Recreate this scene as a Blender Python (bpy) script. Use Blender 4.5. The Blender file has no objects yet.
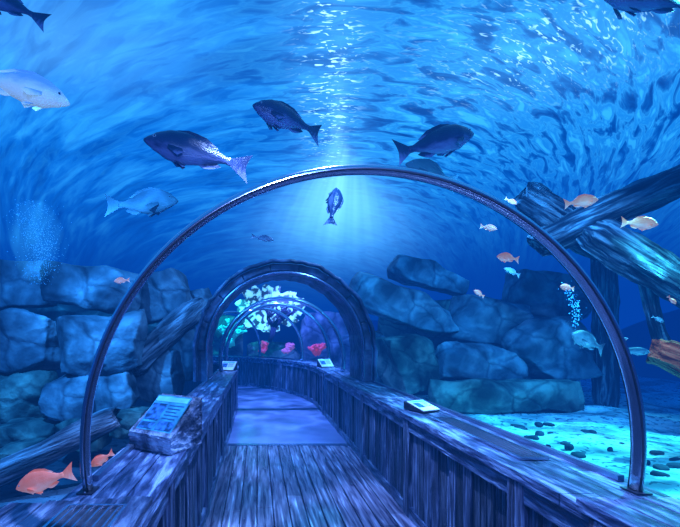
import bpy, bmesh, math, random
from mathutils import Vector, Matrix, noise
random.seed(7)
sc = bpy.context.scene
C = sc.collection
F = 380.0; VX, VY = 258.0, 336.0; H = 1.6
try:
    sc.view_settings.view_transform = 'Standard'
    sc.view_settings.look = 'None'
except Exception: pass

def at(px, py, Y):
    return Vector(((px-VX)/F*Y, Y, H+(VY-py)/F*Y))

# ------------------------------------------------------------------ materials
def newmat(name):
    m = bpy.data.materials.new(name); m.use_nodes = True
    nt = m.node_tree; nt.nodes.clear()
    out = nt.nodes.new('ShaderNodeOutputMaterial')
    return m, nt, out
def N(nt, t, **kw):
    n = nt.nodes.new(t)
    for k, v in kw.items(): setattr(n, k, v)
    return n
def ramp(nt, fac, stops):
    r = nt.nodes.new('ShaderNodeValToRGB')
    e = r.color_ramp.elements
    while len(e) < len(stops): e.new(0.5)
    for i, (p, c) in enumerate(stops):
        e[i].position = p; e[i].color = (c[0], c[1], c[2], 1)
    nt.links.new(fac, r.inputs[0]); return r.outputs[0]
def math_n(nt, op, a, b=None, c=None, clamp=False):
    n = nt.nodes.new('ShaderNodeMath'); n.operation = op; n.use_clamp = clamp
    for i, v in enumerate((a, b, c)):
        if v is None: continue
        if isinstance(v, (int, float)): n.inputs[i].default_value = v
        else: nt.links.new(v, n.inputs[i])
    return n.outputs[0]
def vmul(nt, a, b):
    mx = N(nt, 'ShaderNodeVectorMath'); mx.operation = 'MULTIPLY'
    nt.links.new(a, mx.inputs[0]); nt.links.new(b, mx.inputs[1]); return mx.outputs[0]
def coords(nt, kind='Object', scale=(1,1,1), rot=(0,0,0)):
    tc = nt.nodes.new('ShaderNodeTexCoord'); mp = nt.nodes.new('ShaderNodeMapping')
    mp.inputs['Scale'].default_value = scale; mp.inputs['Rotation'].default_value = rot
    nt.links.new(tc.outputs[kind], mp.inputs[0]); return mp.outputs[0]
def noise_mat(name, stops, scale=4, detail=6, rough=.7, metal=0, cscale=(1,1,1), bump=.3, bdist=.02, shade=False, bscale=None, dist=0., spec=.5, patches=None, bdetail=8, cracks=None, left_shade=False):
    m, nt, out = newmat(name)
    co = coords(nt, 'Object', cscale)
    nz = N(nt, 'ShaderNodeTexNoise'); nz.inputs['Scale'].default_value = scale; nz.inputs['Detail'].default_value = detail
    nz.inputs['Distortion'].default_value = dist
    nt.links.new(co, nz.inputs['Vector'])
    col = ramp(nt, nz.outputs[0], stops)
    for pt in (patches or []):
        pn = N(nt, 'ShaderNodeTexNoise'); pn.inputs['Scale'].default_value = pt[0]; pn.inputs['Detail'].default_value = 8; pn.inputs['Distortion'].default_value = .8
        nt.links.new(co, pn.inputs['Vector'])
        col = vmul(nt, col, ramp(nt, pn.outputs[0], pt[1]))
    if left_shade:   # shade painted into the colour on the left side of the tank bed
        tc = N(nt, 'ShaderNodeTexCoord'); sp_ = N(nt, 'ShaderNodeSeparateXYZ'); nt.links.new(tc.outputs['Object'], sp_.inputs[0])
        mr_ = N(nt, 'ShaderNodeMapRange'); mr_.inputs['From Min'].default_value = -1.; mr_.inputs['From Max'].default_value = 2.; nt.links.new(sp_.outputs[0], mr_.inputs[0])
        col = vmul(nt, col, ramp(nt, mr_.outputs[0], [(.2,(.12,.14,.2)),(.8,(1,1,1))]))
    crk = None
    if cracks:
        wn = N(nt, 'ShaderNodeTexNoise'); wn.inputs['Scale'].default_value = 1.8; wn.inputs['Detail'].default_value = 3; nt.links.new(co, wn.inputs['Vector'])
        wm = N(nt, 'ShaderNodeVectorMath'); wm.operation = 'MULTIPLY_ADD'; wm.inputs[1].default_value = (.6,.6,.6)
        nt.links.new(wn.outputs['Color'], wm.inputs[0]); nt.links.new(co, wm.inputs[2])
        vo = N(nt, 'ShaderNodeTexVoronoi', feature='DISTANCE_TO_EDGE'); vo.inputs['Scale'].default_value = cracks; nt.links.new(wm.outputs[0], vo.inputs['Vector'])
        cr = N(nt, 'ShaderNodeMapRange'); cr.inputs['From Max'].default_value = .04; nt.links.new(vo.outputs['Distance'], cr.inputs[0]); crk = cr.outputs[0]
        col = vmul(nt, col, ramp(nt, crk, [(0,(.5,.5,.55)),(.9,(1,1,1))]))
    if shade:
        at_ = N(nt, 'ShaderNodeAttribute'); at_.attribute_name = 'shade'
        col = vmul(nt, col, at_.outputs['Color'])
    b = N(nt, 'ShaderNodeBsdfPrincipled')
    nt.links.new(col, b.inputs['Base Color'])
    b.inputs['Roughness'].default_value = rough; b.inputs['Metallic'].default_value = metal
    b.inputs['Specular IOR Level'].default_value = spec
    if bump:
        nb = N(nt, 'ShaderNodeTexNoise'); nb.inputs['Scale'].default_value = bscale or scale*2.5; nb.inputs['Detail'].default_value = bdetail
        nt.links.new(co, nb.inputs['Vector'])
        hgt = nb.outputs[0]
        if crk is not None: hgt = math_n(nt, 'MULTIPLY_ADD', crk, .25, nb.outputs[0])
        bp = N(nt, 'ShaderNodeBump'); bp.inputs['Strength'].default_value = bump; bp.inputs['Distance'].default_value = bdist
        nt.links.new(hgt, bp.inputs['Height']); nt.links.new(bp.outputs[0], b.inputs['Normal'])
    nt.links.new(b.outputs[0], out.inputs[0])
    return m
M = {}
WP = [(9, [(.40,(.45,.45,.5)),(.52,(1,1,1))])]
M['wood_v'] = noise_mat('weathered_board', [(.38,(.006,.008,.025)),(.5,(.04,.05,.11)),(.64,(.17,.21,.34))], 3.4, 12, .5, cscale=(14,14,.9), bump=1, bdist=.03, shade=True, dist=.3)
M['wood_h'] = noise_mat('weathered_cap', [(.36,(.01,.016,.05)),(.5,(.055,.08,.17)),(.64,(.21,.29,.46))], 3.4, 12, .36, cscale=(7,1.2,7), bump=.9, bdist=.02, shade=True, dist=.4)
M['deck'] = noise_mat('deck_plank', [(.36,(.04,.03,.055)),(.48,(.1,.09,.14)),(.6,(.19,.18,.27)),(.72,(.42,.48,.68))], 2.6, 12, .24, cscale=(10,.8,10), bump=.4, bdist=.008, shade=True, dist=.5)
M['carpet'] = noise_mat('smooth_floor', [(.35,(.17,.18,.34)),(.6,(.24,.26,.44))], 1.6, 6, .2, bump=.1, bdist=.005)
M['metal'] = noise_mat('steel_hoop', [(.3,(.48,.54,.64)),(.7,(.58,.64,.74))], 3, 3, .16, metal=.95, bump=0)
M['darksteel'] = noise_mat('dark_steel_hoop', [(.3,(.14,.19,.3)),(.7,(.24,.3,.44))], 3, 3, .25, metal=.8, bump=0)
M['darkmetal'] = noise_mat('dark_vent', [(.3,(.01,.012,.025)),(.7,(.03,.035,.06))], 30, 3, .5, metal=.3, bump=.05, bdist=.002)
M['collar'] = noise_mat('collar_stone', [(.35,(.006,.011,.035)),(.5,(.03,.045,.1)),(.68,(.1,.15,.27))], 4, 8, .45, bump=.8, bdist=.03)
M['rock'] = noise_mat('tank_rock', [(.36,(.025,.045,.07)),(.5,(.085,.135,.18)),(.64,(.2,.29,.35))], 1.9, 11, .8, bump=1, bdist=.06, bscale=4, dist=.4, spec=.3, cracks=.6)
M['rock2'] = noise_mat('mossy_rock', [(.36,(.012,.03,.035)),(.5,(.05,.1,.095)),(.64,(.14,.24,.21))], 2.2, 11, .85, bump=1, bdist=.06, bscale=5, dist=.4, spec=.3, cracks=.7)
M['timber'] = noise_mat('sunken_timber', [(.4,(.006,.009,.02)),(.52,(.045,.055,.085)),(.64,(.19,.23,.3))], 2.2, 8, .85, cscale=(.6,6,6), bump=1, bdist=.05, dist=.3, bdetail=6, spec=.2)
M['timber_b'] = noise_mat('brown_timber', [(.36,(.06,.015,.01)),(.52,(.3,.09,.05)),(.68,(.6,.24,.15))], 2.5, 7, .85, cscale=(.7,6,6), bump=1, bdist=.04, dist=.3, spec=.1)
M['log'] = noise_mat('weathered_log', [(.36,(.015,.022,.035)),(.5,(.08,.095,.13)),(.64,(.24,.29,.36))], 2.5, 8, .8, cscale=(.7,6,6), bump=1, bdist=.05, dist=.3, bdetail=6, spec=.25)
M['sand'] = noise_mat('tank_sand', [(.3,(.3,.52,.52)),(.55,(.5,.78,.78)),(.75,(.7,.98,.95))], 1.6, 9, .9, bump=.8, bdist=.06, bscale=5, left_shade=True,
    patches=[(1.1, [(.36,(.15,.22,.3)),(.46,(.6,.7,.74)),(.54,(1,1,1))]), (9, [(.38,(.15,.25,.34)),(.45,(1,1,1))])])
M['stone'] = noise_mat('dark_stone', [(.3,(.008,.02,.045)),(.7,(.03,.07,.11))], 5, 6, .85, bump=.6, bdist=.03)
M['wall'] = noise_mat('tank_back', [(.3,(.005,.05,.18)),(.7,(.02,.1,.3))], .5, 5, .9, bump=.3, bdist=.1)
M['plaque_box'] = noise_mat('plaque_block', [(.38,(.02,.03,.06)),(.5,(.1,.13,.22)),(.62,(.32,.4,.56))], 9, 10, .6, bump=1, bdist=.03)
def flat(name, col, rough=.5, emit=0, metal=0, scale=14, lo=.85, hi=1.1, e0=.35, e1=.65):
    m, nt, out = newmat(name)
    b = N(nt, 'ShaderNodeBsdfPrincipled')
    nz = N(nt, 'ShaderNodeTexNoise'); nz.inputs['Scale'].default_value = scale
    tc = N(nt, 'ShaderNodeTexCoord'); nt.links.new(tc.outputs['Object'], nz.inputs['Vector'])
    c = ramp(nt, nz.outputs[0], [(e0, [v*lo for v in col]), (e1, [min(1, v*hi) for v in col])])
    nt.links.new(c, b.inputs['Base Color']); b.inputs['Roughness'].default_value = rough; b.inputs['Metallic'].default_value = metal
    if emit:
        nt.links.new(c, b.inputs['Emission Color']); b.inputs['Emission Strength'].default_value = emit
    nt.links.new(b.outputs[0], out.inputs[0]); return m
M['plaque'] = flat('plaque_face', (.06,.4,.62), .4, .08, lo=.5, hi=1.25, scale=9)
M['plaque_head'] = flat('plaque_header', (.15,.6,.8), .35, .1)
M['plaque_pic'] = flat('plaque_picture', (.03,.12,.3), .3, lo=.4, hi=2, scale=30)
M['plaque_text'] = flat('plaque_text', (.02,.1,.25), .5)
M['white'] = flat('white_plate', (.6,.78,.95), .4, .35)
M['whitetext'] = flat('dark_text', (.04,.06,.16), .5)
M['bubble'] = flat('bubble', (.1,.5,.9), .3, .22)
M['glow'] = flat('reflected_glow', (.5,.78,1.), .4, 1.5, scale=4.5, lo=.05, hi=1.3, e0=.45, e1=.56)  # emissive colour imitating reflections at the tunnel end
M['eye_w'] = flat('eye_ring', (.4,.5,.6), .2)
M['eye_b'] = flat('eye_pupil', (.005,.005,.01), .1)
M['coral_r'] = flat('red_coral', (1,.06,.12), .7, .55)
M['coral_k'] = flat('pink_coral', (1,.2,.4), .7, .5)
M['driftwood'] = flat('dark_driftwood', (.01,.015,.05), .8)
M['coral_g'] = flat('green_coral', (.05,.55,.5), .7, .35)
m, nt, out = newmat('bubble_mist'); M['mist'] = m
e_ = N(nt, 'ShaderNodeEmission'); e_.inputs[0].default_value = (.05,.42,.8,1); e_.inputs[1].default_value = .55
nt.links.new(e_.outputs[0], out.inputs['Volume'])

def fishmat(name, back, side, belly, rough=.4, emit=0):
    m, nt, out = newmat(name)
    tc = N(nt, 'ShaderNodeTexCoord'); sp = N(nt, 'ShaderNodeSeparateXYZ')
    nt.links.new(tc.outputs['Generated'], sp.inputs[0])
    nz = N(nt, 'ShaderNodeTexNoise'); nz.inputs['Scale'].default_value = 5; nt.links.new(tc.outputs['Generated'], nz.inputs[0])
    z = math_n(nt, 'MULTIPLY_ADD', nz.outputs[0], .45, -.225)
    z = math_n(nt, 'ADD', z, sp.outputs[2])
    c = ramp(nt, z, [(.2, belly), (.45, side), (.75, back)])
    b = N(nt, 'ShaderNodeBsdfPrincipled'); nt.links.new(c, b.inputs['Base Color']); b.inputs['Roughness'].default_value = rough
    vo = N(nt, 'ShaderNodeTexVoronoi'); vo.inputs['Scale'].default_value = 60
    mp = N(nt, 'ShaderNodeMapping'); mp.inputs['Scale'].default_value = (1, .3, .5)
    nt.links.new(tc.outputs['Generated'], mp.inputs[0]); nt.links.new(mp.outputs[0], vo.inputs['Vector'])
    bp = N(nt, 'ShaderNodeBump'); bp.inputs['Strength'].default_value = .25; bp.inputs['Distance'].default_value = .01
    nt.links.new(vo.outputs[0], bp.inputs['Height']); nt.links.new(bp.outputs[0], b.inputs['Normal'])
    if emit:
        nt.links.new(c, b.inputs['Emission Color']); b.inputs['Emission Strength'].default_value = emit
    nt.links.new(b.outputs[0], out.inputs[0]); return m
M['f_dark'] = fishmat('dark_fish_skin', (.014,.03,.09), (.03,.05,.14), (.2,.22,.45), .3)
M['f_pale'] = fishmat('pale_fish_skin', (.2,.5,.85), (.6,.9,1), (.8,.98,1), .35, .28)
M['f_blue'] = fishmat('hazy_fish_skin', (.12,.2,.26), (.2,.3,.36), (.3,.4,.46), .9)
M['f_orange'] = fishmat('orange_fish_skin', (1,.2,.12), (1,.3,.22), (1,.5,.45), emit=.34)  # skin also emits, holding its orange against the blue light
M['f_silver'] = fishmat('silver_fish_skin', (.04,.07,.15), (.22,.28,.42), (.45,.52,.66))

# water surface (seen from below), its ripple light, glow and glints painted as emission
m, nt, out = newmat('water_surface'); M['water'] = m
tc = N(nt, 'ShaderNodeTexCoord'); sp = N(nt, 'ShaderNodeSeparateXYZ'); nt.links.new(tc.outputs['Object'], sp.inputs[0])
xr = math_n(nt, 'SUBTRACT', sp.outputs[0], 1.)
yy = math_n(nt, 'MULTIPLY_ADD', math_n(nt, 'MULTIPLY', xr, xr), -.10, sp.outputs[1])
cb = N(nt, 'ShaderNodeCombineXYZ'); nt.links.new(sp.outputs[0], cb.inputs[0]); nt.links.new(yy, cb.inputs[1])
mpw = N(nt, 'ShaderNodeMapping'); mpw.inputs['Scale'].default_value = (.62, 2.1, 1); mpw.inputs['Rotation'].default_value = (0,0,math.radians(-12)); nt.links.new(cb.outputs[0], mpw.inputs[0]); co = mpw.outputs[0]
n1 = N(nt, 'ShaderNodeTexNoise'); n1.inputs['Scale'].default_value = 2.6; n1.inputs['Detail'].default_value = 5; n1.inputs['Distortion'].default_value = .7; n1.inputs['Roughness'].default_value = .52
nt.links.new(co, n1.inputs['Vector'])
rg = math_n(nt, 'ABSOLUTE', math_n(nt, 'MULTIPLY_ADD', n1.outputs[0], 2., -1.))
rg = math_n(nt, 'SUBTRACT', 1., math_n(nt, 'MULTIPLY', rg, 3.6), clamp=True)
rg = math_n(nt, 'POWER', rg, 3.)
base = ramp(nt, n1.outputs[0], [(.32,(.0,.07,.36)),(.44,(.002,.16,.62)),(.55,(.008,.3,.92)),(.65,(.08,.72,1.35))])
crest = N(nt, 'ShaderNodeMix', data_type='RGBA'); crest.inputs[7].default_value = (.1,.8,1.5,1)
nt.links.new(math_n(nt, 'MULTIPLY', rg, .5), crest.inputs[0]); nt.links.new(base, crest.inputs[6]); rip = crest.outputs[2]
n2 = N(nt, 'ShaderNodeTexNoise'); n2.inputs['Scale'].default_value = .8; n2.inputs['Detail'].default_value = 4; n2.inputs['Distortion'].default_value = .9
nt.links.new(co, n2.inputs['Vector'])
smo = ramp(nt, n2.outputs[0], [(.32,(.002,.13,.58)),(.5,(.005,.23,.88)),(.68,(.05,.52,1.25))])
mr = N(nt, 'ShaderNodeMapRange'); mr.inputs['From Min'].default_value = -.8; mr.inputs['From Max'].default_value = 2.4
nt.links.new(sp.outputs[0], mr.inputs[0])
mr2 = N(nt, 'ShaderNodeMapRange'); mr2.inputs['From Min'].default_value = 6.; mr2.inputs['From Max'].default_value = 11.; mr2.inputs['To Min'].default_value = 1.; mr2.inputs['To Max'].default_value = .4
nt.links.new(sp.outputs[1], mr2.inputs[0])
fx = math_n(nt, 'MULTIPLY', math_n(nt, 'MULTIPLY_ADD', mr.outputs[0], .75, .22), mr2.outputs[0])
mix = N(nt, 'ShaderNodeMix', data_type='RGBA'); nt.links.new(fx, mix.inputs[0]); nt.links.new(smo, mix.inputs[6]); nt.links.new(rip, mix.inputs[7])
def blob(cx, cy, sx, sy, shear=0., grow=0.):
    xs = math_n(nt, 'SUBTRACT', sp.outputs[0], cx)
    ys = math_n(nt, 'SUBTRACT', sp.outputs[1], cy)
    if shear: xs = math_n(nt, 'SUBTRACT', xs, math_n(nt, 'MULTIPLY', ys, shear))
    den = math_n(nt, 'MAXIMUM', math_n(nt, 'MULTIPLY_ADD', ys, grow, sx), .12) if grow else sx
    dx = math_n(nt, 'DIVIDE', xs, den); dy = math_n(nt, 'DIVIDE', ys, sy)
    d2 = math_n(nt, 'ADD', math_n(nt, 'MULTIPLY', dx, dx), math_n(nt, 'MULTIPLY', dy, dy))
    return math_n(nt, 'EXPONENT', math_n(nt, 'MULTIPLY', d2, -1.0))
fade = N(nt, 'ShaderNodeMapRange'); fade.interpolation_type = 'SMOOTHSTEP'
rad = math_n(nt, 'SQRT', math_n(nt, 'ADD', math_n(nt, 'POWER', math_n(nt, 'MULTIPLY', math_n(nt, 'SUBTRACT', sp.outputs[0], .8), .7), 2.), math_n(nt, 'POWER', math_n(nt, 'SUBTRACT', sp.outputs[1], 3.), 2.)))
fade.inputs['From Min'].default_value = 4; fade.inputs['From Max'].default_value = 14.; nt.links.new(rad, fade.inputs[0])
fm = N(nt, 'ShaderNodeMix', data_type='RGBA'); fm.inputs[7].default_value = (.001,.06,.34,1)  # distant surface darkened within the emission colour
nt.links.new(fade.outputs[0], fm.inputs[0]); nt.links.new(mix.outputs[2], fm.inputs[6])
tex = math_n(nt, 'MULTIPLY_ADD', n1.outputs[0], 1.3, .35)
sh_ = math_n(nt, 'ADD', math_n(nt, 'MULTIPLY', blob(.9, 4.8, .6, 2.6, .2), .22), math_n(nt, 'MULTIPLY', blob(-2.4, 4.4, 1.6, .9), .4))  # soft patches of glow painted into the surface emission
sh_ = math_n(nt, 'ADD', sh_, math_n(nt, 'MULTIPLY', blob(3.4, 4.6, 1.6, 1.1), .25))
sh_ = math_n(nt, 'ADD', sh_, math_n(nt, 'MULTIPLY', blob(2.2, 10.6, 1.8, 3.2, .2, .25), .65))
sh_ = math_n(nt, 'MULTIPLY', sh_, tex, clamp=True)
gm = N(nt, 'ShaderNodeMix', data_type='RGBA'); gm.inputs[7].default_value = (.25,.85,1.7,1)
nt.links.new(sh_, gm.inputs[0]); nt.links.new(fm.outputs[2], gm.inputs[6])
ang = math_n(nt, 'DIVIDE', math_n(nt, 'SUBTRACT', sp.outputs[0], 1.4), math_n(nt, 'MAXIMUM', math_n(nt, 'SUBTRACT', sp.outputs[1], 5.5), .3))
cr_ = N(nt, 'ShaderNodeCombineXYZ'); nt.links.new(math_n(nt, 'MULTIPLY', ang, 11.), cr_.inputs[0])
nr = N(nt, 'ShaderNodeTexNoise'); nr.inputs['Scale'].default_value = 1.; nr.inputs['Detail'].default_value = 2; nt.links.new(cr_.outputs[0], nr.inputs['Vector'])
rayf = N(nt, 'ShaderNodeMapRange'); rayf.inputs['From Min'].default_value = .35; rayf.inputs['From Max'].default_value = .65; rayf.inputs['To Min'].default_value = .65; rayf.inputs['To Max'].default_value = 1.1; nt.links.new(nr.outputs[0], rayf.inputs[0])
big = math_n(nt, 'MULTIPLY', blob(1.95, 9.4, .95, 2.8, .2, .3), rayf.outputs[0], clamp=True)  # fan of light over the tunnel painted into the emission
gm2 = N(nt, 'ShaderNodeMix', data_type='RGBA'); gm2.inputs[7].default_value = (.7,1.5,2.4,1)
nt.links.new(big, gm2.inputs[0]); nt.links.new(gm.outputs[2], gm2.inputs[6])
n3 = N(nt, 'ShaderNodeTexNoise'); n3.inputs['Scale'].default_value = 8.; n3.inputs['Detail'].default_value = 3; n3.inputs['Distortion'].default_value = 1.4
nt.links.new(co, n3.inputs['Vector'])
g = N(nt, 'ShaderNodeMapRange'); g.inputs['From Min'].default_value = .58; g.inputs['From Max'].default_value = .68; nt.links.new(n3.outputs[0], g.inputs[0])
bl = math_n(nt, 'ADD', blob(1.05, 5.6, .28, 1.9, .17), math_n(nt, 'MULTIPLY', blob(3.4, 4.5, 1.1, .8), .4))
gl = math_n(nt, 'MULTIPLY', math_n(nt, 'MULTIPLY', g.outputs[0], bl), 2.2, clamp=True)  # glints painted in, standing for light coming through the surface
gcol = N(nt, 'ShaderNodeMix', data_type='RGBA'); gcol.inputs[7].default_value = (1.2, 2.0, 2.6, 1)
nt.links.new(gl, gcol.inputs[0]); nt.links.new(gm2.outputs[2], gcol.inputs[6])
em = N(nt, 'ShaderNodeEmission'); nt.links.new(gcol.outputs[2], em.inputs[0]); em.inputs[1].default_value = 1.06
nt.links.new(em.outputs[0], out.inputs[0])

# ------------------------------------------------------------------ builder
class MB:
    def __init__(s): s.v = []; s.f = []; s.sh = []
    def add(s, vs, fs, shade=1.0):
        n = len(s.v); s.v += [tuple(v) for v in vs]
        for f in fs: s.f.append(tuple(i+n for i in f)); s.sh.append(shade)
    def hexa(s, p, shade=1.0):
        s.add(p, [(0,3,2,1),(4,5,6,7),(0,1,5,4),(1,2,6,5),(2,3,7,6),(3,0,4,7)], shade)
    def box(s, x0, x1, y0, y1, z0, z1, shade=1.0):
        s.hexa([(x0,y0,z0),(x1,y0,z0),(x1,y1,z0),(x0,y1,z0),(x0,y0,z1),(x1,y0,z1),(x1,y1,z1),(x0,y1,z1)], shade)
    def tube(s, pts, r, seg=10, closed=False, flat=(1,1), ref=Vector((0,1,0))):
        pts = [Vector(p) for p in pts]; n = len(pts); rs = r if isinstance(r, (list, tuple)) else [r]*n
        vs = []; fs = []
        for i, p in enumerate(pts):
            t = (pts[min(i+1, n-1)]-pts[max(i-1, 0)]).normalized()
            a = ref - t*ref.dot(t)
            if a.length < 1e-3: a = Vector((1,0,.1)) - t*Vector((1,0,.1)).dot(t)
            a.normalize(); b = t.cross(a)
            for k in range(seg):
                an = 2*math.pi*k/seg
                vs.append(p + a*math.cos(an)*rs[i]*flat[0] + b*math.sin(an)*rs[i]*flat[1])
        for i in range(n-1):
            for k in range(seg):
                k2 = (k+1) % seg
                fs.append((i*seg+k, i*seg+k2, (i+1)*seg+k2, (i+1)*seg+k))
        fs.append(tuple(range(seg))[::-1]); fs.append(tuple((n-1)*seg+k for k in range(seg)))
        s.add(vs, fs)
    def build(s, name, mat, parent=None, smooth=False, bevel=0):
        me = bpy.data.meshes.new(name); me.from_pydata(s.v, [], s.f)
        ca = me.color_attributes.new('shade', 'FLOAT_COLOR', 'CORNER')
        i = 0
        for pi, p in enumerate(me.polygons):
            v = s.sh[pi]
            for _ in range(p.loop_total): ca.data[i].color = (v, v, v, 1); i += 1
            p.use_smooth = smooth
        me.materials.append(mat); me.validate(); me.update()
        bm = bmesh.new(); bm.from_mesh(me); bmesh.ops.recalc_face_normals(bm, faces=bm.faces); bm.to_mesh(me); bm.free()
        o = bpy.data.objects.new(name, me); C.objects.link(o)
        if parent: o.parent = parent
        if bevel:
            bv = o.modifiers.new('bevel', 'BEVEL'); bv.width = bevel; bv.segments = 2; bv.limit_method = 'ANGLE'
        return o
def empty(name, loc=(0,0,0)):
    o = bpy.data.objects.new(name, None); C.objects.link(o); o.location = loc; o.empty_display_size = .1; return o
def tag(o, label=None, cat=None, group=None, kind=None):
    if label: o['label'] = label
    if cat: o['category'] = cat
    if group: o['group'] = group
    if kind: o['kind'] = kind
    return o

# ------------------------------------------------------------------ path
S0 = 8.5; RC = 4.0; XC = .44
def P(o, s, z):
    if s <= S0: return Vector((o, s, z))
    th = (s-S0)/RC; r = RC+(o-XC)
    return Vector((XC-RC+r*math.cos(th), S0+r*math.sin(th), z))
def srange(a, b, st):
    n = max(1, int(round((b-a)/st))); return [a+(b-a)*i/n for i in range(n+1)]
def slab(mb, o0, o1, s0, s1, z0, z1, shade=1.0, st=.4):
    ss = srange(s0, s1, st) if s1 > S0 else [s0, s1]
    for a, b in zip(ss[:-1], ss[1:]):
        mb.hexa([P(o0,a,z0),P(o1,a,z0),P(o1,b,z0),P(o0,b,z0),P(o0,a,z1),P(o1,a,z1),P(o1,b,z1),P(o0,b,z1)], shade)
XL, XR = -.46, 1.34
LZ = .91
SE = 15.2
mb = MB(); o = XL
while o < XR-.01:
    w = min(.15, XR-o)
    s = -2.5
    while s < 5.55:
        l = random.uniform(2.4, 4.2); e = min(5.55, s+l)
        mb.box(o+.005, o+w-.005, s+.003, e-.003, -.03, random.uniform(-.004, 0), random.uniform(.6, 1.25)); s = e
    o += w
tag(mb.build('floor', M['deck'], bevel=.004), kind='structure')
mb = MB(); slab(mb, XL, XR, 5.62, SE, -.03, .0)
tag(mb.build('floor.001', M['carpet']), kind='structure')
mb = MB(); mb.box(XL, XR, 5.54, 5.63, -.03, .008)
tag(mb.build('trim_1', M['darksteel']), kind='structure')
mb = MB(); slab(mb, -.7, 1.6, -2.5, SE, -.16, -.035, .3)
tag(mb.build('floor.002', M['wood_h']), kind='structure')

def parapet(name, inner, outer, sgn):
    root = empty(name, (0,0,0)); tag(root, kind='structure')
    mb = MB(); s = -2.5
    while s < SE:
        w = random.uniform(.055, .12); d = random.uniform(0, .028)
        a = s+.005; b = s+w-.005
        i0 = inner + sgn*d; o1 = inner + sgn*.08
        mb.hexa([P(i0,a,-.02),P(o1,a,-.02),P(o1,b,-.02),P(i0,b,-.02),P(i0,a,LZ-.05),P(o1,a,LZ-.05),P(o1,b,LZ-.05),P(i0,b,LZ-.05)], random.uniform(.4, 1.5))
        s += w
    mb.build('plank_panel', M['wood_v'], root)
    mb = MB(); slab(mb, inner+sgn*.08, outer-sgn*.05, -2.5, SE, -.1, LZ-.05, .3, .4)
    mb.build('core', M['wood_v'], root)
    s = -1.0
    while s < SE-.5:
        mb = MB(); slab(mb, inner-sgn*.02, inner+sgn*.1, s, s+.12, -.02, LZ-.045, random.uniform(.9, 1.5))
        mb.build('post', M['wood_v'], root, bevel=.008); s += 1.45
    mb = MB(); k = 3; wid = (outer-inner+sgn*.03)/k
    for i in range(k):
        s = -2.5; a0 = inner-sgn*.03+wid*i
        while s < SE:
            e = min(SE, s+random.uniform(1.2, 2.2))
            slab(mb, a0+sgn*.003, a0+wid-sgn*.003, s+.003, e-.003, LZ-.05, LZ+random.uniform(-.004,.004), random.uniform(.7,1.25)); s = e
    mb.build('ledge_cap', M['wood_h'], root)
    mb = MB(); slab(mb, inner-sgn*.012, inner+sgn*.04, -2.5, SE, LZ-.15, LZ-.055, .9)
    mb.build('rail', M['wood_h'], root)
    mb = MB(); slab(mb, inner-sgn*.012, inner+sgn*.04, -2.5, SE, -.01, .09, .7)
    mb.build('skirting', M['wood_h'], root)
    mb = MB(); slab(mb, outer-sgn*.075, outer-sgn*.045, 1.8, SE, LZ, LZ+.03, 1.)
    mb.build('glazing_channel', M['darksteel'], root)
    return root
wl = parapet('wall_left', XL, -.83, -1)
wr = parapet('wall_right', XR, 1.78, 1)
mb = MB()
for i in range(4): mb.box(-.43-.14*(i+1)+.004, -.43-.14*i-.004, -1.0, 1.57-.02*i, LZ-.02, LZ+.03, random.uniform(.7,1.2))
mb.box(-.99, -.83, -1.0, 1.52, -.1, LZ-.02, .5)
mb.build('raised_cap', M['wood_h'], wl, bevel=.006)
mb = MB()
for i in range(4): mb.box(1.29+.135*i+.004, 1.29+.135*(i+1)-.004, -1.0, 1.55-.02*(i%2), LZ-.02, LZ+.035, random.uniform(.7,1.2))
mb.build('raised_cap', M['wood_h'], wr, bevel=.006)
mb = MB(); mb.box(1.30, 1.36, 1.18, 1.5, 0, LZ-.02, 1.); mb.build('end_post', M['wood_v'], wr, bevel=.01)

def vent(name, x0, x1, y0, y1, z, label, n=6):
    r = empty(name, ((x0+x1)/2, (y0+y1)/2, z)); tag(r, label, 'vent')
    a, b = (x1-x0)/2, (y1-y0)/2
    f = MB(); t = .012
    f.box(-a,a,-b,-b+t,0,.014); f.box(-a,a,b-t,b,0,.014); f.box(-a,-a+t,-b+t,b-t,0,.014); f.box(a-t,a,-b+t,b-t,0,.014)
    f.build('frame', M['metal'], r)
    k = MB(); k.box(-a+t,a-t,-b+t,b-t,0,.002); k.build('backing', M['darkmetal'], r)
    sl = MB()
    for i in range(n):
        x = -a+t+(2*a-2*t)*(i+.5)/n; sl.box(x-.0035,x+.0035,-b+t,b-t,.002,.010)
    sl.build('slats', M['metal'], r); return r
vent('floor_vent', 1.45, 1.61, 2.1, 3.15, LZ+.005, 'long dark metal vent grille set in the right-hand wooden ledge', 5)
vent('floor_vent', -.73, -.50, 1.24, 1.46, LZ+.031, 'small metal vent grille set in the left-hand wooden ledge near the hoop foot', 6)

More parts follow.
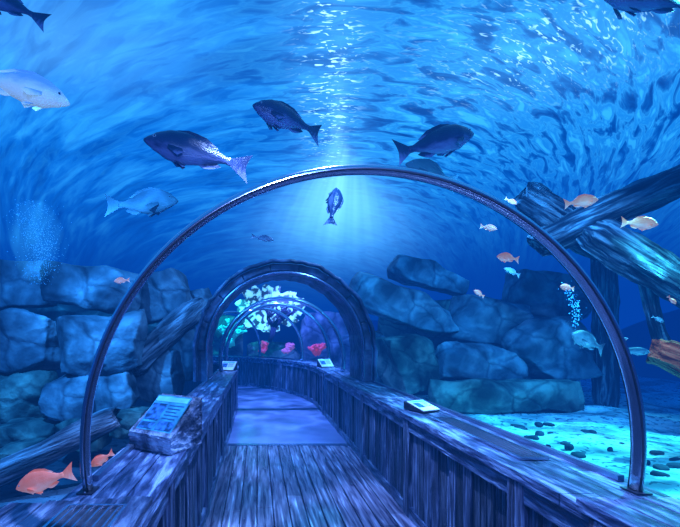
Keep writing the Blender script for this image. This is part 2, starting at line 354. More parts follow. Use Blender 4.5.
# ------------------------------------------------------------------ hoops
CX = .46
def arcpts(s, R, CZ, n=64, z0=LZ+.012):
    a0 = math.asin((z0-CZ)/R)
    return [P(CX+R*math.cos(a), s, CZ+R*math.sin(a)) for a in [a0+(math.pi-2*a0)*i/n for i in range(n+1)]]
def hoop(s, r, R, CZ, label, mat='metal', detail=True):
    root = empty('tunnel_hoop', P(CX, s, LZ)); tag(root, label, 'arch')
    def loc(v): return v-root.location
    pts = arcpts(s, R, CZ)
    mb = MB(); mb.tube([loc(p) for p in pts], r, 18, flat=(1.15, .9)); mb.build('tube', M[mat], root, smooth=True)
    if detail:
        mb = MB(); 
        for k in (-1, 1): mb.tube([loc(p)+Vector((0,k*r*1.1,0)) for p in arcpts(s, R-.008, CZ)], .004, 6)
        mb.build('gasket', M['darkmetal'], root, smooth=True)
    for p in (loc(pts[0]), loc(pts[-1])):
        w_ = .034
        fp = MB(); fp.box(p.x-w_, p.x+w_, p.y-.04, p.y+.04, .004, .010)
        f = fp.build('foot_plate', M['darkmetal'], root)
        for q in (-1, 1):
            b = MB(); b.tube([(p.x, p.y+q*.034, .010), (p.x, p.y+q*.034, .016)], .005, 6); b.build('bolt', M['metal'], f)
    return root
hoop(1.68, .0235, 1.225, 1.11, 'large shiny steel hoop arching over the walkway closest to the viewer')
for i, (s, lab) in enumerate([(7.3,'slim metal hoop just behind the dark blue collar'),(8.7,'second slim metal hoop behind the blue collar, where the tunnel starts to bend'),
            (10.1,'third slim metal hoop behind the blue collar, inside the bend'),(11.7,'fourth slim metal hoop behind the blue collar, the farthest one visible')]):
    hoop(s, .045, 1.18, 1.14, lab, 'metal', False)

CXC = .40
def archring(mb, s0, s1, ri, ro, cz, zb, n=48, wob=0):
    def prof(R):
        pts = [(CX+R, zb), (CX+R, (zb+cz)/2)]
        pts += [(CX+(R+wob*noise.noise(Vector((i*.9,R,0))))*math.cos(math.pi*i/n), cz+(R+wob*noise.noise(Vector((i*.9,R,0))))*math.sin(math.pi*i/n)) for i in range(n+1)]
        pts += [(CX-R, (zb+cz)/2), (CX-R, zb)]; return pts
    a, b = prof(ri), prof(ro); vs = []
    for (x, z) in a: vs.append((x, s0, z))
    for (x, z) in b: vs.append((x, s0, z))
    for (x, z) in a: vs.append((x, s1, z))
    for (x, z) in b: vs.append((x, s1, z))
    L = len(a); fs = []
    for i in range(L-1):
        fs += [(i,i+1,L+i+1,L+i),(2*L+i,3*L+i,3*L+i+1,2*L+i+1),(i,2*L+i,2*L+i+1,i+1),(L+i,L+i+1,3*L+i+1,3*L+i)]
    fs += [(0,L,3*L,2*L),(L-1,3*L-1,4*L-1,2*L-1)]
    mb.add([Vector(v)-Vector((CX,5.8,0)) for v in vs], fs)
root = empty('tunnel_collar', (CXC, 5.8, 0)); tag(root, 'thick dark blue stone-like collar framing the entrance to the far tunnel', 'arch')
cz = 1.38
ZB = LZ+.006
m1 = MB(); archring(m1, 5.72, 6.5, 1.17, 1.31, cz, ZB, wob=.03); m1.build('ring', M['collar'], root, smooth=False)
m1 = MB(); archring(m1, 5.60, 5.71, 1.31, 1.36, cz, ZB, wob=.03); m1.build('outer_rim', M['collar'], root, bevel=.02)
m1 = MB(); archring(m1, 5.60, 5.70, 1.15, 1.175, cz, ZB); m1.build('inner_rim', M['darksteel'], root, bevel=.01)
for i in range(9):
    a = math.pi*(i+.5)/9; da = math.pi/9*.485; nn = 8
    p = MB(); vs = []; j1 = random.uniform(-.006,.006); j2 = random.uniform(-.01,.005)
    for y in (-.12+j2, -.09):
        for rr in (1.20+j1, 1.30+j1):
            for q in range(nn): 
                tt = a-da+2*da*q/(nn-1); vs.append((math.cos(tt)*rr, y, cz+math.sin(tt)*rr))
    fs = []
    for q in range(nn-1): fs += [(q,q+1,nn+q+1,nn+q),(2*nn+q,3*nn+q,3*nn+q+1,2*nn+q+1),(q,2*nn+q,2*nn+q+1,q+1),(nn+q,nn+q+1,3*nn+q+1,3*nn+q)]
    fs += [(0,nn,3*nn,2*nn),(nn-1,3*nn-1,4*nn-1,2*nn-1)]
    p.add(vs, fs); p.build('stone_block', M['collar'], root, bevel=.012)

# ------------------------------------------------------------------ tank setting
mb = MB(); nx, ny = 130, 100; vs = []; fs = []
for j in range(ny+1):
    for i in range(nx+1):
        x = -14+29*i/nx; y = -4+22*j/ny
        far = min(1, max(0, (abs(x-CX)-2.2)/1.5)) if y < 7 else min(1, max(0, (x-3.4)/1.5))
        z = -.04 + far*(.16*noise.noise(Vector((x*.6, y*.6, 0)))+.06*noise.noise(Vector((x*2, y*2, 3)))) 
        if y > 7 and x < 3.4: z = -.2 if x > -8 else z
        vs.append((x, y, z))
for j in range(ny):
    for i in range(nx): fs.append((j*(nx+1)+i, j*(nx+1)+i+1, (j+1)*(nx+1)+i+1, (j+1)*(nx+1)+i))
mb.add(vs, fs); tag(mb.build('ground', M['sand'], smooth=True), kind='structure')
mb = MB(); nx, ny = 100, 90; vs = []; fs = []
for j in range(ny+1):
    for i in range(nx+1):
        x = -13.9+28.8*i/nx; y = -3.9+21.8*j/ny
        drop = .030*max(0, y-8.5)**2 + .04*max(0, -x-5)**2 + .035*max(0, x-8)**2
        z = 5.0+.06*noise.noise(Vector((x*.9, y*1.3, 0)))+.03*noise.noise(Vector((x*2.5, y*3, 5)))
        vs.append((x, y, max(.3, z-drop)))
for j in range(ny):
    for i in range(nx): fs.append((j*(nx+1)+i, j*(nx+1)+i+1, (j+1)*(nx+1)+i+1, (j+1)*(nx+1)+i))
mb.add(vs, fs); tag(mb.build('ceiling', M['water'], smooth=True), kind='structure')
mb = MB(); mb.box(-14.2, -14, -4, 18, -.3, 5.2); tag(mb.build('wall_far_left', M['wall']), kind='structure')
mb = MB(); mb.box(15, 15.2, -4, 18, -.3, 5.2); tag(mb.build('wall_far_right', M['wall']), kind='structure')
mb = MB(); mb.box(-14.2, 15.2, 18, 18.2, -.3, 5.2); tag(mb.build('wall_back', M['wall']), kind='structure')
mb = MB(); mb.box(-14.2, 15.2, -4.2, -4, -.3, 5.2); tag(mb.build('wall_front', M['wall']), kind='structure')

# ------------------------------------------------------------------ rocks
def rock_mesh(hx, hy, hz, seed, sq=.6, amp=.15, n=20, cuts=0):
    bm = bmesh.new(); bmesh.ops.create_cube(bm, size=2)
    bmesh.ops.subdivide_edges(bm, edges=bm.edges[:], cuts=n, use_grid_fill=True)
    off = Vector((seed*7.3, seed*3.1, seed*5.7)); rr = random.Random(seed)
    k = min(hx, hy, hz)
    planes = []
    for _ in range(cuts):   # chop facets off the corners
        nrm = Vector((rr.uniform(-1,1), rr.uniform(-1,.2), rr.uniform(-.6,1))).normalized()
        planes.append((nrm, rr.uniform(.72,.92)))
    for v in bm.verts:
        p = v.co.copy(); sph = p.normalized()
        q = p*sq*.92 + sph*(1-sq)*1.05
        for nrm, dd in planes:
            h_ = q.dot(nrm)-dd*(abs(nrm.x)+abs(nrm.y)+abs(nrm.z))*.72
            if h_ > 0: q -= nrm*h_*.9
        w = Vector((q.x*hx, q.y*hy, q.z*hz))
        d = noise.fractal(w*1.0/max(k*2,.3)+off, 1., 2., 4)*amp*1.2 + noise.noise(w*.6/max(k,.2)+off*2)*amp*1.6
        cr = noise.voronoi(w*.6/max(k,.2)+off)[0]; d += min(.4,(cr[1]-cr[0]))*amp*1.1-amp*.25
        v.co = w + sph*d*k
    me = bpy.data.meshes.new('rock')
    bm.to_mesh(me); bm.free()
    for p in me.polygons: p.use_smooth = True
    return me
def rock(px0, py0, px1, py1, Y, label, rot=0, seed=None, mat='rock', depth=None, group=None, name='boulder', yaw=0, sq=.6, cuts=4):
    c = at((px0+px1)/2, (py0+py1)/2, Y); hx = (px1-px0)/2/F*Y; hz = (py1-py0)/2/F*Y
    hy = depth or max(.3, min(hx, hz)*.8)
    seed = seed or random.random()*50
    o = bpy.data.objects.new(name, rock_mesh(hx, hy, hz, seed, sq, cuts=cuts)); C.objects.link(o)
    o.data.materials.append(M[mat]); o.location = c + Vector((0, hy*.5, 0)); o.rotation_euler = (0, -math.radians(rot), math.radians(yaw))
    tag(o, label, 'rock', group); return o
LR = [
 (-34,308,58,376,5.4,-6,'tall blocky boulder at the left frame edge, in the middle of the stack'),
 (-34,372,46,426,5.2,4,'dark boulder at the left frame edge, under the tall blocky one'),
 (-40,258,46,312,6.2,7,'rounded boulder at the left frame edge, topmost there'),
 (40,264,138,310,6.0,-7,'wide flat-topped boulder lying along the top of the left rock stack'),
 (50,312,142,376,5.2,6,'large smooth boulder in the middle of the left rock stack'),
 (38,372,96,420,5.0,-5,'squarish boulder directly below the large smooth one'),
 (90,372,136,416,5.1,8,'small boulder right of the squarish one at the stack foot'),
 (128,346,184,402,5.9,-10,'brownish boulder right of the large smooth one, low in the stack'),
 (130,270,192,322,6.7,10,'boulder on top of the left stack, second from the tunnel'),
 (180,288,212,318,7.2,14,'boulder on top of the left stack nearest the tunnel collar'),
 (170,320,196,385,7.3,0,'upright boulder squeezed beside the tunnel collar'),
 (-10,424,50,456,4.7,0,'low dark boulder on the tank bed at the left frame edge'),
 (50,420,104,450,4.7,0,'low dark boulder on the tank bed left of the sign'),
 (104,410,146,440,4.8,0,'low dark boulder on the tank bed directly behind the sign'),
 (-16,448,30,476,3.9,8,'low dark boulder under the fallen log at the left frame edge'),
]
for i, r in enumerate(LR):
    rock(*r[:5], r[6], rot=r[5], seed=i+1.3, mat='rock2' if i in (1,11,12,13,14) else 'rock', sq=.78)
rock(-120,284,180,420,8.6,'massive rock face behind the left boulder stack', seed=41, mat='rock2', depth=.6, sq=.8)
RR = [
 (342,286,472,326,9.2,-22,'huge sloping slab boulder right of the tunnel collar'),
 (386,332,442,396,8.9,6,'upright dark boulder under the huge sloping slab'),
 (436,344,526,386,8.8,-7,'wide slab boulder in the middle of the right rock pile'),
 (456,296,536,346,9.2,-10,'tall boulder right of the huge sloping slab'),
 (516,272,598,320,9.5,-8,'broad boulder on top of the right rock pile, behind the timber post'),
 (514,318,598,384,8.7,8,'large boulder at the right end of the right rock pile'),
 (430,380,590,414,8.2,1,'long low mossy boulder lying on the turquoise sand at the foot of the right pile'),
 (362,330,396,388,9.8,-6,'narrow boulder just right of the tunnel collar'),
 (388,262,474,288,10.4,-14,'flat-topped boulder at the back above the huge sloping slab'),
]
for i, r in enumerate(RR):
    rock(*r[:5], r[6], rot=r[5], seed=i+60.7, mat='rock2' if i in (1,6) else 'rock', sq=.82, yaw=random.uniform(-12,12))
rock(376,296,586,400,11.0,'massive rock face behind the right boulder pile', seed=91, mat='rock2', depth=.5, sq=.8)
rs = random.Random(4)
for i in range(26):
    px = rs.uniform(510, 676); py = rs.uniform(422, 452)+max(0,(px-560))*.3; w = rs.uniform(5, 15)
    Y = 1.62*F/(py-VY); c = at(px, py, Y)
    me = rock_mesh(w/2/F*Y, w/2.6/F*Y*rs.uniform(.6,1), rs.uniform(.02,.05), px*.1, .3, .6, 7)
    o = bpy.data.objects.new('stone', me); C.objects.link(o); me.materials.append(M['stone']); o.location = (c.x, c.y, -.01); o.rotation_euler = (0,rs.uniform(-.05,.05),px)
    tag(o, 'small irregular dark stone lying on the turquoise sand right of the tunnel', 'stone', 'dark stones scattered on the turquoise sand')

# ------------------------------------------------------------------ sunken timbers
def timber(p0, p1, w, h, label, roll=0, name='timber_beam', mat='timber', rnd=False):
    p0, p1 = Vector(p0), Vector(p1); d = p1-p0; L = d.length; x = d.normalized()
    up = Vector((0,0,1)) if abs(x.z) < .9 else Vector((0,1,0))
    y = up.cross(x).normalized(); z = x.cross(y)
    mt = Matrix((x, y, z)).transposed().to_4x4() @ Matrix.Rotation(roll, 4, 'X'); mt.translation = p0
    mb = MB(); n = 28; vs = []; fs = []
    if rnd: pr = [(math.cos(2*math.pi*k/12)*1.1, math.sin(2*math.pi*k/12)*1.1) for k in range(12)]
    else: pr = [(-1,-.75),(-.82,-1),(0,-.97),(.82,-1),(1,-.78),(.98,0),(1,.8),(.8,1),(0,.97),(-.84,1),(-1,.75),(-.97,0)]
    sd = random.random()*40
    for i in range(n+1):
        t = i/n
        e = 1-.2*(1-min(1, t*14))-.2*(1-min(1, (1-t)*14))
        for (a, b) in pr:
            q = noise.fractal(Vector((t*L*2., a*1.5+sd, b*1.5)), 1, 2, 3)
            k = (1+.2*q)*e
            vs.append((t*L+(.12*q if i in (0,n) else 0), a*w/2*k, b*h/2*k+.04*math.sin(t*4+sd)))
    m_ = len(pr)
    for i in range(n):
        for k in range(m_): fs.append((i*m_+k, i*m_+(k+1)%m_, (i+1)*m_+(k+1)%m_, (i+1)*m_+k))
    fs.append(tuple(range(m_))); fs.append(tuple(n*m_+k for k in range(m_)))
    mb.add(vs, fs); o = mb.build(name, M[mat], smooth=rnd); o.matrix_world = mt
    tag(o, label, 'log' if 'log' in name else 'timber'); return o
timber(at(712,168,6.0), at(536,246,6.9), .38, .44, 'long timber slanting down from the right frame edge to the crossing', roll=.5)
timber(at(522,194,7.3), at(612,250,6.9), .42, .54, 'short thick dark timber pointing up left from the crossing', roll=.5)
timber(at(590,228,6.5), at(725,312,5.8), .40, .52, 'thick timber slanting down right from the crossing to the frame edge', roll=-.5)
timber(at(606,244,8.4), at(604,404,8.8), .40, .34, 'dark upright timber post standing behind the crossing')
timber(at(640,270,6.6), at(668,352,6.4), .16, .18, 'thin leaning timber strut below the thick right-hand timber')
timber(at(654,352,5.0), at(720,376,4.8), .26, .34, 'brownish timber end poking in at the right frame edge', mat='timber_b')
timber(at(-20,478,3.7), at(120,420,4.1), .2, .24, 'fallen dark log slanting across the tank bed behind the sign', name='sunken_log', mat='log', rnd=True)
timber(at(132,366,5.6), at(204,306,6.4), .26, .38, 'weathered log leaning on the left rocks and pointing up to the collar', name='sunken_log', mat='log', rnd=True)

# ------------------------------------------------------------------ fish
def lerp(tbl, t):
    for (a, va), (b, vb) in zip(tbl[:-1], tbl[1:]):
        if t <= b: 
            k = (t-a)/(b-a); k = k*k*(3-2*k)*.5+k*.5
            return va+(vb-va)*k
    return tbl[-1][1]
TOP = [(0,.06),(.05,.3),(.14,.62),(.28,.92),(.42,1),(.6,.86),(.78,.5),(.92,.25),(1,.27)]
BOT = [(0,.08),(.05,.28),(.14,.55),(.28,.86),(.45,.95),(.6,.78),(.78,.42),(.92,.22),(1,.26)]
WID = [(0,.12),(.05,.4),(.14,.75),(.28,1),(.45,.95),(.6,.72),(.78,.38),(.92,.14),(1,.07)]
def fish(head, tail, label, mat, hr=.30, wr_=.17, bend=.06, roll=0, group=None, detail=True, name='fish', fork=.5, up=None):
    head, tail = Vector(head), Vector(tail); d = head-tail; L = d.length; x = d.normalized()
    up = Vector(up) if up else (Vector((0,0,1)) if abs(x.z) < .85 else Vector((.9,-.2,.1)))
    y = up.cross(x).normalized(); z = x.cross(y)
    root = empty(name); mt = Matrix((x, y, z)).transposed().to_4x4() @ Matrix.Rotation(roll, 4, 'X'); mt.translation = (head+tail)/2
    root.matrix_world = mt; tag(root, label, 'fish', group)
    BL = L*.82; hh = hr*L/2; ww = wr_*L/2
    def cy(X):
        t = (L/2-X)/L; return bend*L*math.sin(t*3.6-.6)*t
    mb = MB(); n = 26; seg = 18; vs = []; fs = []
    for i in range(n+1):
        t = i/n; X = L/2-BL*t; a, b, w = lerp(TOP,t)*hh, lerp(BOT,t)*hh, lerp(WID,t)*ww
        for k in range(seg):
            an = 2*math.pi*k/seg; c, s_ = math.cos(an), math.sin(an)
            vs.append((X, cy(X)+w*s_*(1-.12*abs(c)), (a if c > 0 else b)*c - hh*.08*(1-min(1,t*6))))
    for i in range(n):
        for k in range(seg): fs.append((i*seg+k, i*seg+(k+1)%seg, (i+1)*seg+(k+1)%seg, (i+1)*seg+k))
    fs += [tuple(range(seg)), tuple(n*seg+k for k in range(seg))]
    mb.add(vs, fs); mb.build('body', M[mat], root, smooth=True)
    def fin(name_, pts_bottom, pts_top, yfun=None, th=.004):
        f = MB(); nn = len(pts_bottom); v = []; fc = []
        for sgn in (-1, 1):
            for p in pts_bottom: v.append((p[0], (yfun(p) if yfun else cy(p[0]))+sgn*th*L, p[1]))
            for p in pts_top: v.append((p[0], (yfun(p) if yfun else cy(p[0]))+sgn*th*.3*L, p[1]))
        for q in range(nn-1):
            fc += [(q,q+1,nn+q+1,nn+q), (2*nn+q,3*nn+q,3*nn+q+1,2*nn+q+1), (nn+q,nn+q+1,3*nn+q+1,3*nn+q),(q,2*nn+q,2*nn+q+1,q+1)]
        fc += [(0,nn,3*nn,2*nn),(nn-1,3*nn-1,4*nn-1,2*nn-1)]
        f.add(v, fc); return f.build(name_, M[mat], root)
    xb = L/2-BL+.01*L; rb = .25*hh
    b_, t_ = [], []
    for q in range(9):
        u = -1+q/4; b_.append((xb, u*rb)); t_.append((xb-L*(.19-.07*fork*(1-abs(u)**1.5)*1.3), u*hh*.92))
    fin('tail_fin', b_, t_)
    b_, t_ = [], []
    for q in range(11):
        t = .26+.52*q/10; X = L/2-BL*t; zt = lerp(TOP,t)*hh*.97
        hgt = hh*.2*(math.sin(math.pi*min(1,(q+.6)/11))**.6)*(1+.1*(q%2))
        b_.append((X, zt-.02*hh)); t_.append((X-.03*L, zt+hgt))
    fin('dorsal_fin', b_, t_)
    b_, t_ = [], []
    for q in range(6):
        t = .62+.2*q/5; X = L/2-BL*t; zb = -lerp(BOT,t)*hh*.97
        b_.append((X, zb+.02*hh)); t_.append((X-.05*L, zb-hh*.25*math.sin(math.pi*(q+1)/7)))
    fin('anal_fin', b_, t_)
    if detail:
        for sg in (-1, 1):
            X = L/2-BL*.27; z0 = -hh*.3; yb = ww*.92*sg
            b2 = [(X, z0+hh*.1), (X, z0), (X, z0-hh*.12)]
            t2 = [(X-.13*L, z0-.12*hh), (X-.15*L, z0-.32*hh), (X-.10*L, z0-.5*hh)]
            fin('pectoral_fin', b2, t2, yfun=lambda p: cy(p[0])+yb+sg*abs(X-p[0])*.45)
            X3 = L/2-BL*.36; zb = -lerp(BOT,.36)*hh*.95
            fin('pelvic_fin', [(X3, zb), (X3-.05*L, zb)], [(X3-.09*L, zb-.28*hh), (X3-.11*L, zb-.14*hh)], yfun=lambda p: cy(p[0])+sg*ww*.25)
            t = .11; X = L/2-BL*t; e = MB(); r = .015*L
            yy_ = cy(X)+sg*lerp(WID,t)*ww*.9; zz = hh*.16
            e.tube([(X, yy_-sg*r*.5, zz), (X, yy_+sg*r*.1, zz), (X, yy_+sg*r*.4, zz)], [r, r, r*.6], 12, ref=Vector((1,0,0)))
            eo = e.build('eye', M['eye_w'], root, smooth=True)
            e = MB(); e.tube([(X, yy_+sg*r*.3, zz), (X, yy_+sg*r*.5, zz)], [r*.6, r*.4], 10, ref=Vector((1,0,0))); e.build('pupil', M['eye_b'], eo)
        mm = MB(); mm.tube([(L/2-.045*L, cy(L/2)-.2*ww, -.16*hh), (L/2+.001*L, cy(L/2), -.11*hh), (L/2-.045*L, cy(L/2)+.2*ww, -.16*hh)], .0035*L, 6); mm.build('mouth', M['eye_b'], root)
    return root
fish(at(144,138,3.1), at(250,170,3.3), 'big dark fish with a broad upright tail swimming left above the hoop', 'f_dark', .31, .18)
fish(at(253,104,3.5), at(320,136,3.8), 'dark fish swimming left beside the string of white glints', 'f_dark', .34, .2)
fish(at(473,133,3.6), at(396,152,3.4), 'dark fish swimming right above the top right of the hoop', 'f_dark', .30, .18)
fish(at(70,103,2.9), at(-46,62,2.7), 'big pale silvery fish cut by the left frame edge', 'f_pale', .31, .2)
fish(at(-30,-14,3.0), at(48,24,3.1), 'dark fish tail cut by the top left corner', 'f_dark', .3, .17)
fish(at(406,163,6.0), at(456,184,6.1), 'hazy blue fish just below the dark right-swimming fish', 'f_blue', .38, .2)
fish(at(178,200,6.4), at(104,205,6.6), 'hazy pale fish below the big dark fish, left of the hoop', 'f_blue', .33, .18)
fish(at(337,188,5.6), at(330,226,5.4), 'dark fish seen from below directly over the tunnel centre', 'f_dark', .34, .3)
fish(at(600,-10,3.1), at(700,14,3.1), 'dark fish cut by the top right corner', 'f_dark', .3, .17)
OR = [(598,199,564,204,4.4,'orange fish swimming just above the upper timber, left of the frame edge'),
 (658,224,621,222,4.2,'orange fish swimming between the two slanting timbers near the right frame edge'),
 (497,229,480,226,5.6,'small orange fish inside the hoop outline, upper of the centre-right trio'),
 (497,256,519,260,5.0,'plump pink fish inside the hoop outline beside the metal tube'),
 (560,286,574,289,5.2,'small pale orange fish just inside the right side of the hoop'),
 (474,290,484,297,5.9,'tiny pale fish swimming in front of the tall boulder'),
 (676,304,668,296,5.0,'tiny pale fish near the right frame edge below the timbers'),
 (114,281,130,280,5.0,'small orange fish left of the hoop in front of the rocks'),
 (16,488,75,471,2.6,'bright orange fish low at the left, over the dark bed'),
 (90,466,114,452,2.6,'small bright orange fish just behind the sign, by the hoop leg'),
 (517,204,505,198,6.2,'tiny orange fish left of the thick dark timber')]
for i, (hx, hy, tx, ty, Y, lab) in enumerate(OR):
    fish(at(hx,hy,Y), at(tx,ty,Y+.03), lab, 'f_orange', .38, .2, bend=.05, detail=abs(hx-tx) > 13)
fish(at(572,333,4.6), at(603,350,4.7), 'dark silver fish crossing the right side of the hoop', 'f_silver', .4, .2)
fish(at(650,352,4.6), at(618,350,4.6), 'slim silver fish swimming right beside the right side of the hoop', 'f_silver', .26, .14)
fish(at(628,338,5.2), at(612,344,5.2), 'small pale fish just above the slim silver fish', 'f_silver', .3, .15)
fish(at(274,240,4.6), at(251,236,4.6), 'slim pale fish just over the tunnel collar, left of centre', 'f_silver', .26, .16)
fish(at(504,268,6.4), at(520,276,6.4), 'small hazy fish under the plump pink fish', 'f_blue', .34, .18)
fish(at(664,322,5.5), at(652,316,5.5), 'tiny hazy fish behind the thin leaning strut', 'f_silver', .34, .18, detail=False)

def plume(x0, x1, y0, y1, Y, n, label, rr=(.006,.02), mist=True):
    bm = bmesh.new(); c0 = at((x0+x1)/2, (y0+y1)/2, Y)
    for i in range(n):
        t = random.betavariate(1.7, 1.7); w = .55+.45*t
        px = (x0+x1)/2 + random.gauss(0, .2)*(x1-x0)*w + 5*math.sin(t*5); py = y1+(y0-y1)*t
        p = at(px, py, Y+random.uniform(-.3,.3))-c0
        bmesh.ops.create_icosphere(bm, subdivisions=1, radius=random.uniform(*rr), matrix=Matrix.Translation(p))
    me = bpy.data.meshes.new('bubbles'); bm.to_mesh(me); bm.free(); me.materials.append(M['bubble'])
    o = bpy.data.objects.new('bubbles', me); C.objects.link(o); o.location = c0; tag(o, label, 'bubbles', kind='stuff')
    if mist:
        bm = bmesh.new(); bmesh.ops.create_icosphere(bm, subdivisions=4, radius=1)
        a, b = (x1-x0)/2/F*Y*.78, (y1-y0)/2/F*Y*.95
        for v in bm.verts:
            q = 1+.5*noise.noise(v.co*1.6+Vector((3,1,7)))
            v.co = Vector((v.co.x*a*q*(.8+.25*v.co.z), v.co.y*.3*q, v.co.z*b))
        me = bpy.data.meshes.new('mist'); bm.to_mesh(me); bm.free(); me.materials.append(M['mist'])
        mo = bpy.data.objects.new('mist', me); C.objects.link(mo); mo.parent = o
plume(2,70,198,286,5.2,1200,'cloudy cyan bubble plume rising over the left boulders', (.0015,.005))
plume(562,582,280,330,5.5,140,'small cyan bubble plume by the right side of the hoop', (.003,.011), False)

# ------------------------------------------------------------------ signs
def placard(loc, w, h, tilt, yaw, label, big=False, base=.012):
    root = empty('information_sign', loc); root.rotation_euler = (0,0,yaw); tag(root, label, 'sign')
    ct, st = math.cos(tilt), math.sin(tilt)
    def Q(u, v, n): return (u, v*ct-n*st, v*st+n*ct)
    base = .10 if big else base
    zc = base + h/2*st; y0, y1 = -h/2*ct, h/2*ct; g = .022 if big else 0
    if big:
        bm = bmesh.new(); bmesh.ops.create_cube(bm, size=2); bmesh.ops.subdivide_edges(bm, edges=bm.edges[:], cuts=14, use_grid_fill=True)
        for v in bm.verts:
            x, y, z = v.co; fy = (y+1)/2
            Y_ = (y0-g)+(y1+.05-(y0-g))*fy; top = zc-h/2*st+(h*st)*fy-.003
            q = noise.fractal(Vector((x*3, y*3, z*3)), 1, 2, 3)*.007
            v.co = ((w/2+g)*x+q*(1 if abs(x) > .95 else 0), Y_+(q if abs(y) > .95 else 0), (z+1)/2*top)
        me = bpy.data.meshes.new('block'); bm.to_mesh(me); bm.free(); me.materials.append(M['plaque_box'])
        bo = bpy.data.objects.new('block', me); C.objects.link(bo); bo.parent = root
    else:
        b = MB()
        b.hexa([(-w/2,y0,0),(w/2,y0,0),(w/2,y1+.04,0),(-w/2,y1+.04,0),(-w/2,y0,zc-h/2*st),(w/2,y0,zc-h/2*st),(w/2,y1+.04,zc+h/2*st),(-w/2,y1+.04,zc+h/2*st)])
        b.build('block', M['darkmetal'], root, bevel=.004)
    def plate(u0,u1,v0,v1,n0,n1,nm,mat,par):
        b = MB(); b.hexa([tuple(a+c for a,c in zip(Q(u,v,n),(0,0,zc))) for n in (n0,n1) for (u,v) in ((u0,v0),(u1,v0),(u1,v1),(u0,v1))])
        return b.build(nm, M[mat], par)
    k = .94 if big else 1
    p = plate(-w/2*k,w/2*k,-h/2*k,h/2*k,.0,.008,'face_plate','plaque' if big else 'white',root)
    plate(-w*.44,w*.44,h*.30,h*.43,.008,.010,'header','plaque_head',p)
    plate(-w*.44,-w*.05,-h*.2,h*.24,.008,.010,'picture','plaque_pic',p)
    if big:
        plate(w*.02,w*.44,-h*.42,-h*.2,.008,.010,'picture','plaque_pic',p)
        plate(-w*.44,-w*.05,-h*.42,-h*.26,.008,.010,'picture','plaque_pic',p)
    t = MB()
    for i in range(5):
        v = h*(.2-.085*i)
        t.hexa([tuple(a+c for a,c in zip(Q(u,v_,n),(0,0,zc))) for n in (.008,.0095) for (u,v_) in ((w*.02,v),(w*(.42-.05*(i%3)),v),(w*(.42-.05*(i%3)),v+h*.025),(w*.02,v+h*.025))])
    t.build('text_lines', M['plaque_text' if big else 'whitetext'], p)
    return root
placard((-.585, 2.38, LZ+.005), .30, .29, math.radians(42), math.radians(-30), 'large slanted information sign on a rough block on the left ledge', True)
placard((1.52, 3.5, LZ+.005), .2, .2, math.radians(16), math.radians(25), 'small white information sign lying tilted on the right ledge near the vent grille', base=.015)
placard((1.5, 8.4, LZ+.005), .3, .24, math.radians(40), math.radians(20), 'small white information sign on the right ledge beyond the blue collar')
placard((-.6, 7.6, LZ+.005), .3, .24, math.radians(40), math.radians(-20), 'small white information sign on the left ledge beyond the blue collar')

# ------------------------------------------------------------------ far end of the tunnel
rock(206,312,244,384,14.2,'far teal-lit boulder at the tunnel bend, left of the glowing patch', seed=5.5, depth=.4, mat='rock2', sq=.7)
rock(300,304,360,384,14.2,'far violet-lit boulder at the tunnel bend, right of the glowing patch', seed=9.5, depth=.4, mat='rock', sq=.7)
rock(244,340,302,384,14.6,'far low boulder at the tunnel bend carrying the red coral', seed=8.5, depth=.4, mat='rock2')
def coral(px, py, Y, hpx, label, mat, seed, spread=.9, r=.05, cat='coral', name='coral', wide=.6):
    rnd = random.Random(seed); base = at(px, py, Y); Ht = hpx/F*Y; mb = MB()
    def br(p, d, l, r_, lv):
        q = p+d*l; mid = (p+q)/2+Vector((rnd.uniform(-1,1),rnd.uniform(-1,1),0))*l*.12
        mb.tube([p, mid, q], [r_, r_*.85, r_*.7], 7)
        if lv == 0: return
        for _ in range(rnd.choice((2,3,3))):
            nd = (d+Vector((rnd.uniform(-1,1),rnd.uniform(-.5,.5),rnd.uniform(-.2,.6)))*spread).normalized()
            br(q, nd, l*rnd.uniform(.6,.85), r_*.72, lv-1)
    for _ in range(3): br(Vector((rnd.uniform(-.1,.1),0,0)), Vector((rnd.uniform(-wide,wide),rnd.uniform(-.3,.3),1)).normalized(), Ht*.36, r, 3)
    o = mb.build(name, M[mat], smooth=True); o.location = base; tag(o, label, cat); return o
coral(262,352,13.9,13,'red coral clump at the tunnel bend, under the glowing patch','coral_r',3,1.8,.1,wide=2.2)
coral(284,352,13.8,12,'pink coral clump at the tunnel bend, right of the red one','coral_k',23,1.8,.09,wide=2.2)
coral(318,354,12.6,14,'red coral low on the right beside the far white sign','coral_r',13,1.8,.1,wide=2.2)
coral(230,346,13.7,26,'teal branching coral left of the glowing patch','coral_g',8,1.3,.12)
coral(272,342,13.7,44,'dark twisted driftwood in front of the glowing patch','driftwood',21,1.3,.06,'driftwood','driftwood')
def glow_patch(px, py, Y, rx, ry, mat, label, sd):  # glowing sheet standing in for reflections at the tunnel end
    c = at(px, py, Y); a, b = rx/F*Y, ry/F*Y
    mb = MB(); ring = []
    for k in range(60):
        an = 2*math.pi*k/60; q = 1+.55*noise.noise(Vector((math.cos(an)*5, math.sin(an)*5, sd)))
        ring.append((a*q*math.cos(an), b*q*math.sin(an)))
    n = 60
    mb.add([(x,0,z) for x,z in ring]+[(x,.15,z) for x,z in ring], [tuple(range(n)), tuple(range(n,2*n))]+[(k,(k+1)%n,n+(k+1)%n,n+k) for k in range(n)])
    o = mb.build('reflected_glow', M[mat]); o.location = c; tag(o, label, 'reflection')
glow_patch(270,309,14.3,33,23,'glow','mottled white-blue reflections imitated by a glowing patch at the far end of the tunnel',2)

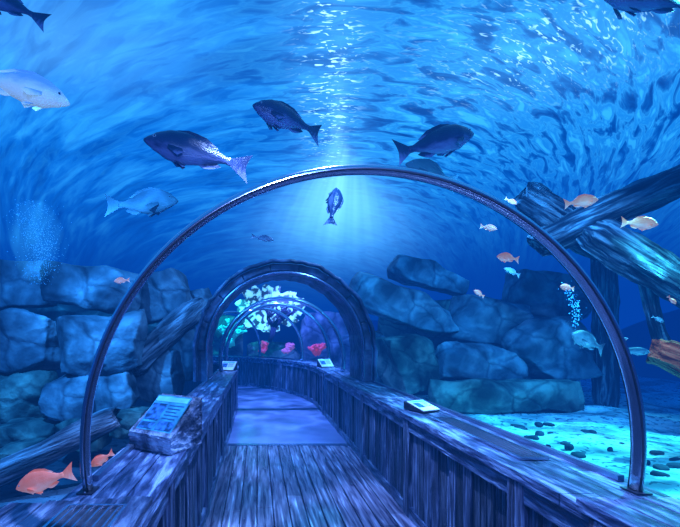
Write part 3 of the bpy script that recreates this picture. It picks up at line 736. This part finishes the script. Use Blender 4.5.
# ------------------------------------------------------------------ lights: underwater spots added for brightness, no known fittings
def spot(loc, target, col, e, size, caustic=0, name='added_spot', blend=.6, rad=.04):
    l = bpy.data.lights.new(name, 'SPOT'); l.color = col; l.energy = e; l.spot_size = math.radians(size); l.spot_blend = blend; l.shadow_soft_size = rad
    o = bpy.data.objects.new(name, l); C.objects.link(o); o.location = loc
    o.rotation_euler = (Vector(target)-Vector(loc)).to_track_quat('-Z', 'Y').to_euler()
    if caustic:
        l.use_nodes = True; nt = l.node_tree; em = nt.nodes.get('Emission')
        tc = nt.nodes.new('ShaderNodeTexCoord'); nz = nt.nodes.new('ShaderNodeTexNoise'); nz.inputs['Scale'].default_value = caustic*.8
        mp = nt.nodes.new('ShaderNodeVectorMath'); mp.operation = 'MULTIPLY_ADD'; mp.inputs[1].default_value = (.25,.25,.25)
        nt.links.new(tc.outputs['Normal'], nz.inputs['Vector']); nt.links.new(nz.outputs['Color'], mp.inputs[0]); nt.links.new(tc.outputs['Normal'], mp.inputs[2])
        vo = nt.nodes.new('ShaderNodeTexVoronoi'); vo.inputs['Scale'].default_value = caustic; nt.links.new(mp.outputs[0], vo.inputs['Vector'])
        f = math_n(nt, 'POWER', vo.outputs['Distance'], 2.4); f = math_n(nt, 'MULTIPLY_ADD', f, 2.6, .45)
        nt.links.new(f, em.inputs['Strength'])
    return o
spot((6.2,5.0,4.6), (5.6,4.2,0), (.12,.82,.82), 3000, 104, 9)
spot((3.6,3.0,4.6), (3.6,3.2,0), (.1,.72,.85), 1200, 92, 10)
spot((-2.6,2.6,4.5), (-3.0,5.8,1.6), (.08,.42,1), 1600, 110, 6)
spot((4.0,4.2,4.6), (4.6,9,1.4), (.08,.48,.95), 2000, 84, 6)
spot((.5,2.6,4.6), (.5,2.8,0), (.4,.5,1), 2100, 80, 7)
spot((.5,9.0,4.0), (.5,9.0,0), (.32,.42,1), 2200, 90, 8)
spot((1.0,12.2,3.4), (1.9,14.2,1.6), (.35,.25,1), 1300, 110, 0)  # added violet spot to brighten the far right boulder
spot((-.9,12.8,3.2), (-1.4,14.2,1.6), (.05,.8,.7), 600, 110, 0)  # added teal spot to brighten the far left boulder
spot((.6,-1.6,2.3), (.5,2.6,.4), (.34,.4,1), 360, 120, 0)  # added fill behind the camera for deck and ledges
spot((1.6,4.2,4.6), (.46,5.8,2.6), (.25,.5,1), 800, 70, 0)  # added cool light on the collar
spot((.4,-1.2,3.2), (.2,3.6,3.6), (.2,.42,1), 280, 130, 0)  # added fill from the camera side to lift the fish
spot((4.2,4.4,3.9), (4.8,6.4,2.7), (.3,.5,.8), 420, 90, 0)
spot((4.6,3.9,2.3), (5.6,5.0,1.15), (1,.45,.3), 90, 50, 0)  # added warm spot to offset the cyan cast on the brown timber

# ------------------------------------------------------------------ world: water haze
w = bpy.data.worlds.new('World'); sc.world = w; w.use_nodes = True; nt = w.node_tree; nt.nodes.clear()
out = nt.nodes.new('ShaderNodeOutputWorld'); bg = nt.nodes.new('ShaderNodeBackground'); bg.inputs[0].default_value = (.001,.03,.2,1); bg.inputs[1].default_value = 1
nt.links.new(bg.outputs[0], out.inputs['Surface'])
va = nt.nodes.new('ShaderNodeVolumeAbsorption'); va.inputs['Color'].default_value = (0,.5,.69,1); va.inputs['Density'].default_value = .11
ve = nt.nodes.new('ShaderNodeEmission'); ve.inputs[0].default_value = (.0001,.0030,.0158,1); ve.inputs[1].default_value = 1.
ad = nt.nodes.new('ShaderNodeAddShader'); nt.links.new(va.outputs[0], ad.inputs[0]); nt.links.new(ve.outputs[0], ad.inputs[1]); nt.links.new(ad.outputs[0], out.inputs['Volume'])

# ------------------------------------------------------------------ camera
cd = bpy.data.cameras.new('Camera'); cam = bpy.data.objects.new('Camera', cd); C.objects.link(cam)
cam.location = (0,0,H); cam.rotation_euler = (math.pi/2,0,0); cd.sensor_width = 36; cd.lens = F/680*36
cd.shift_x = (340-VX)/680; cd.shift_y = (VY-263.5)/680; cd.clip_start = .02
sc.camera = cam
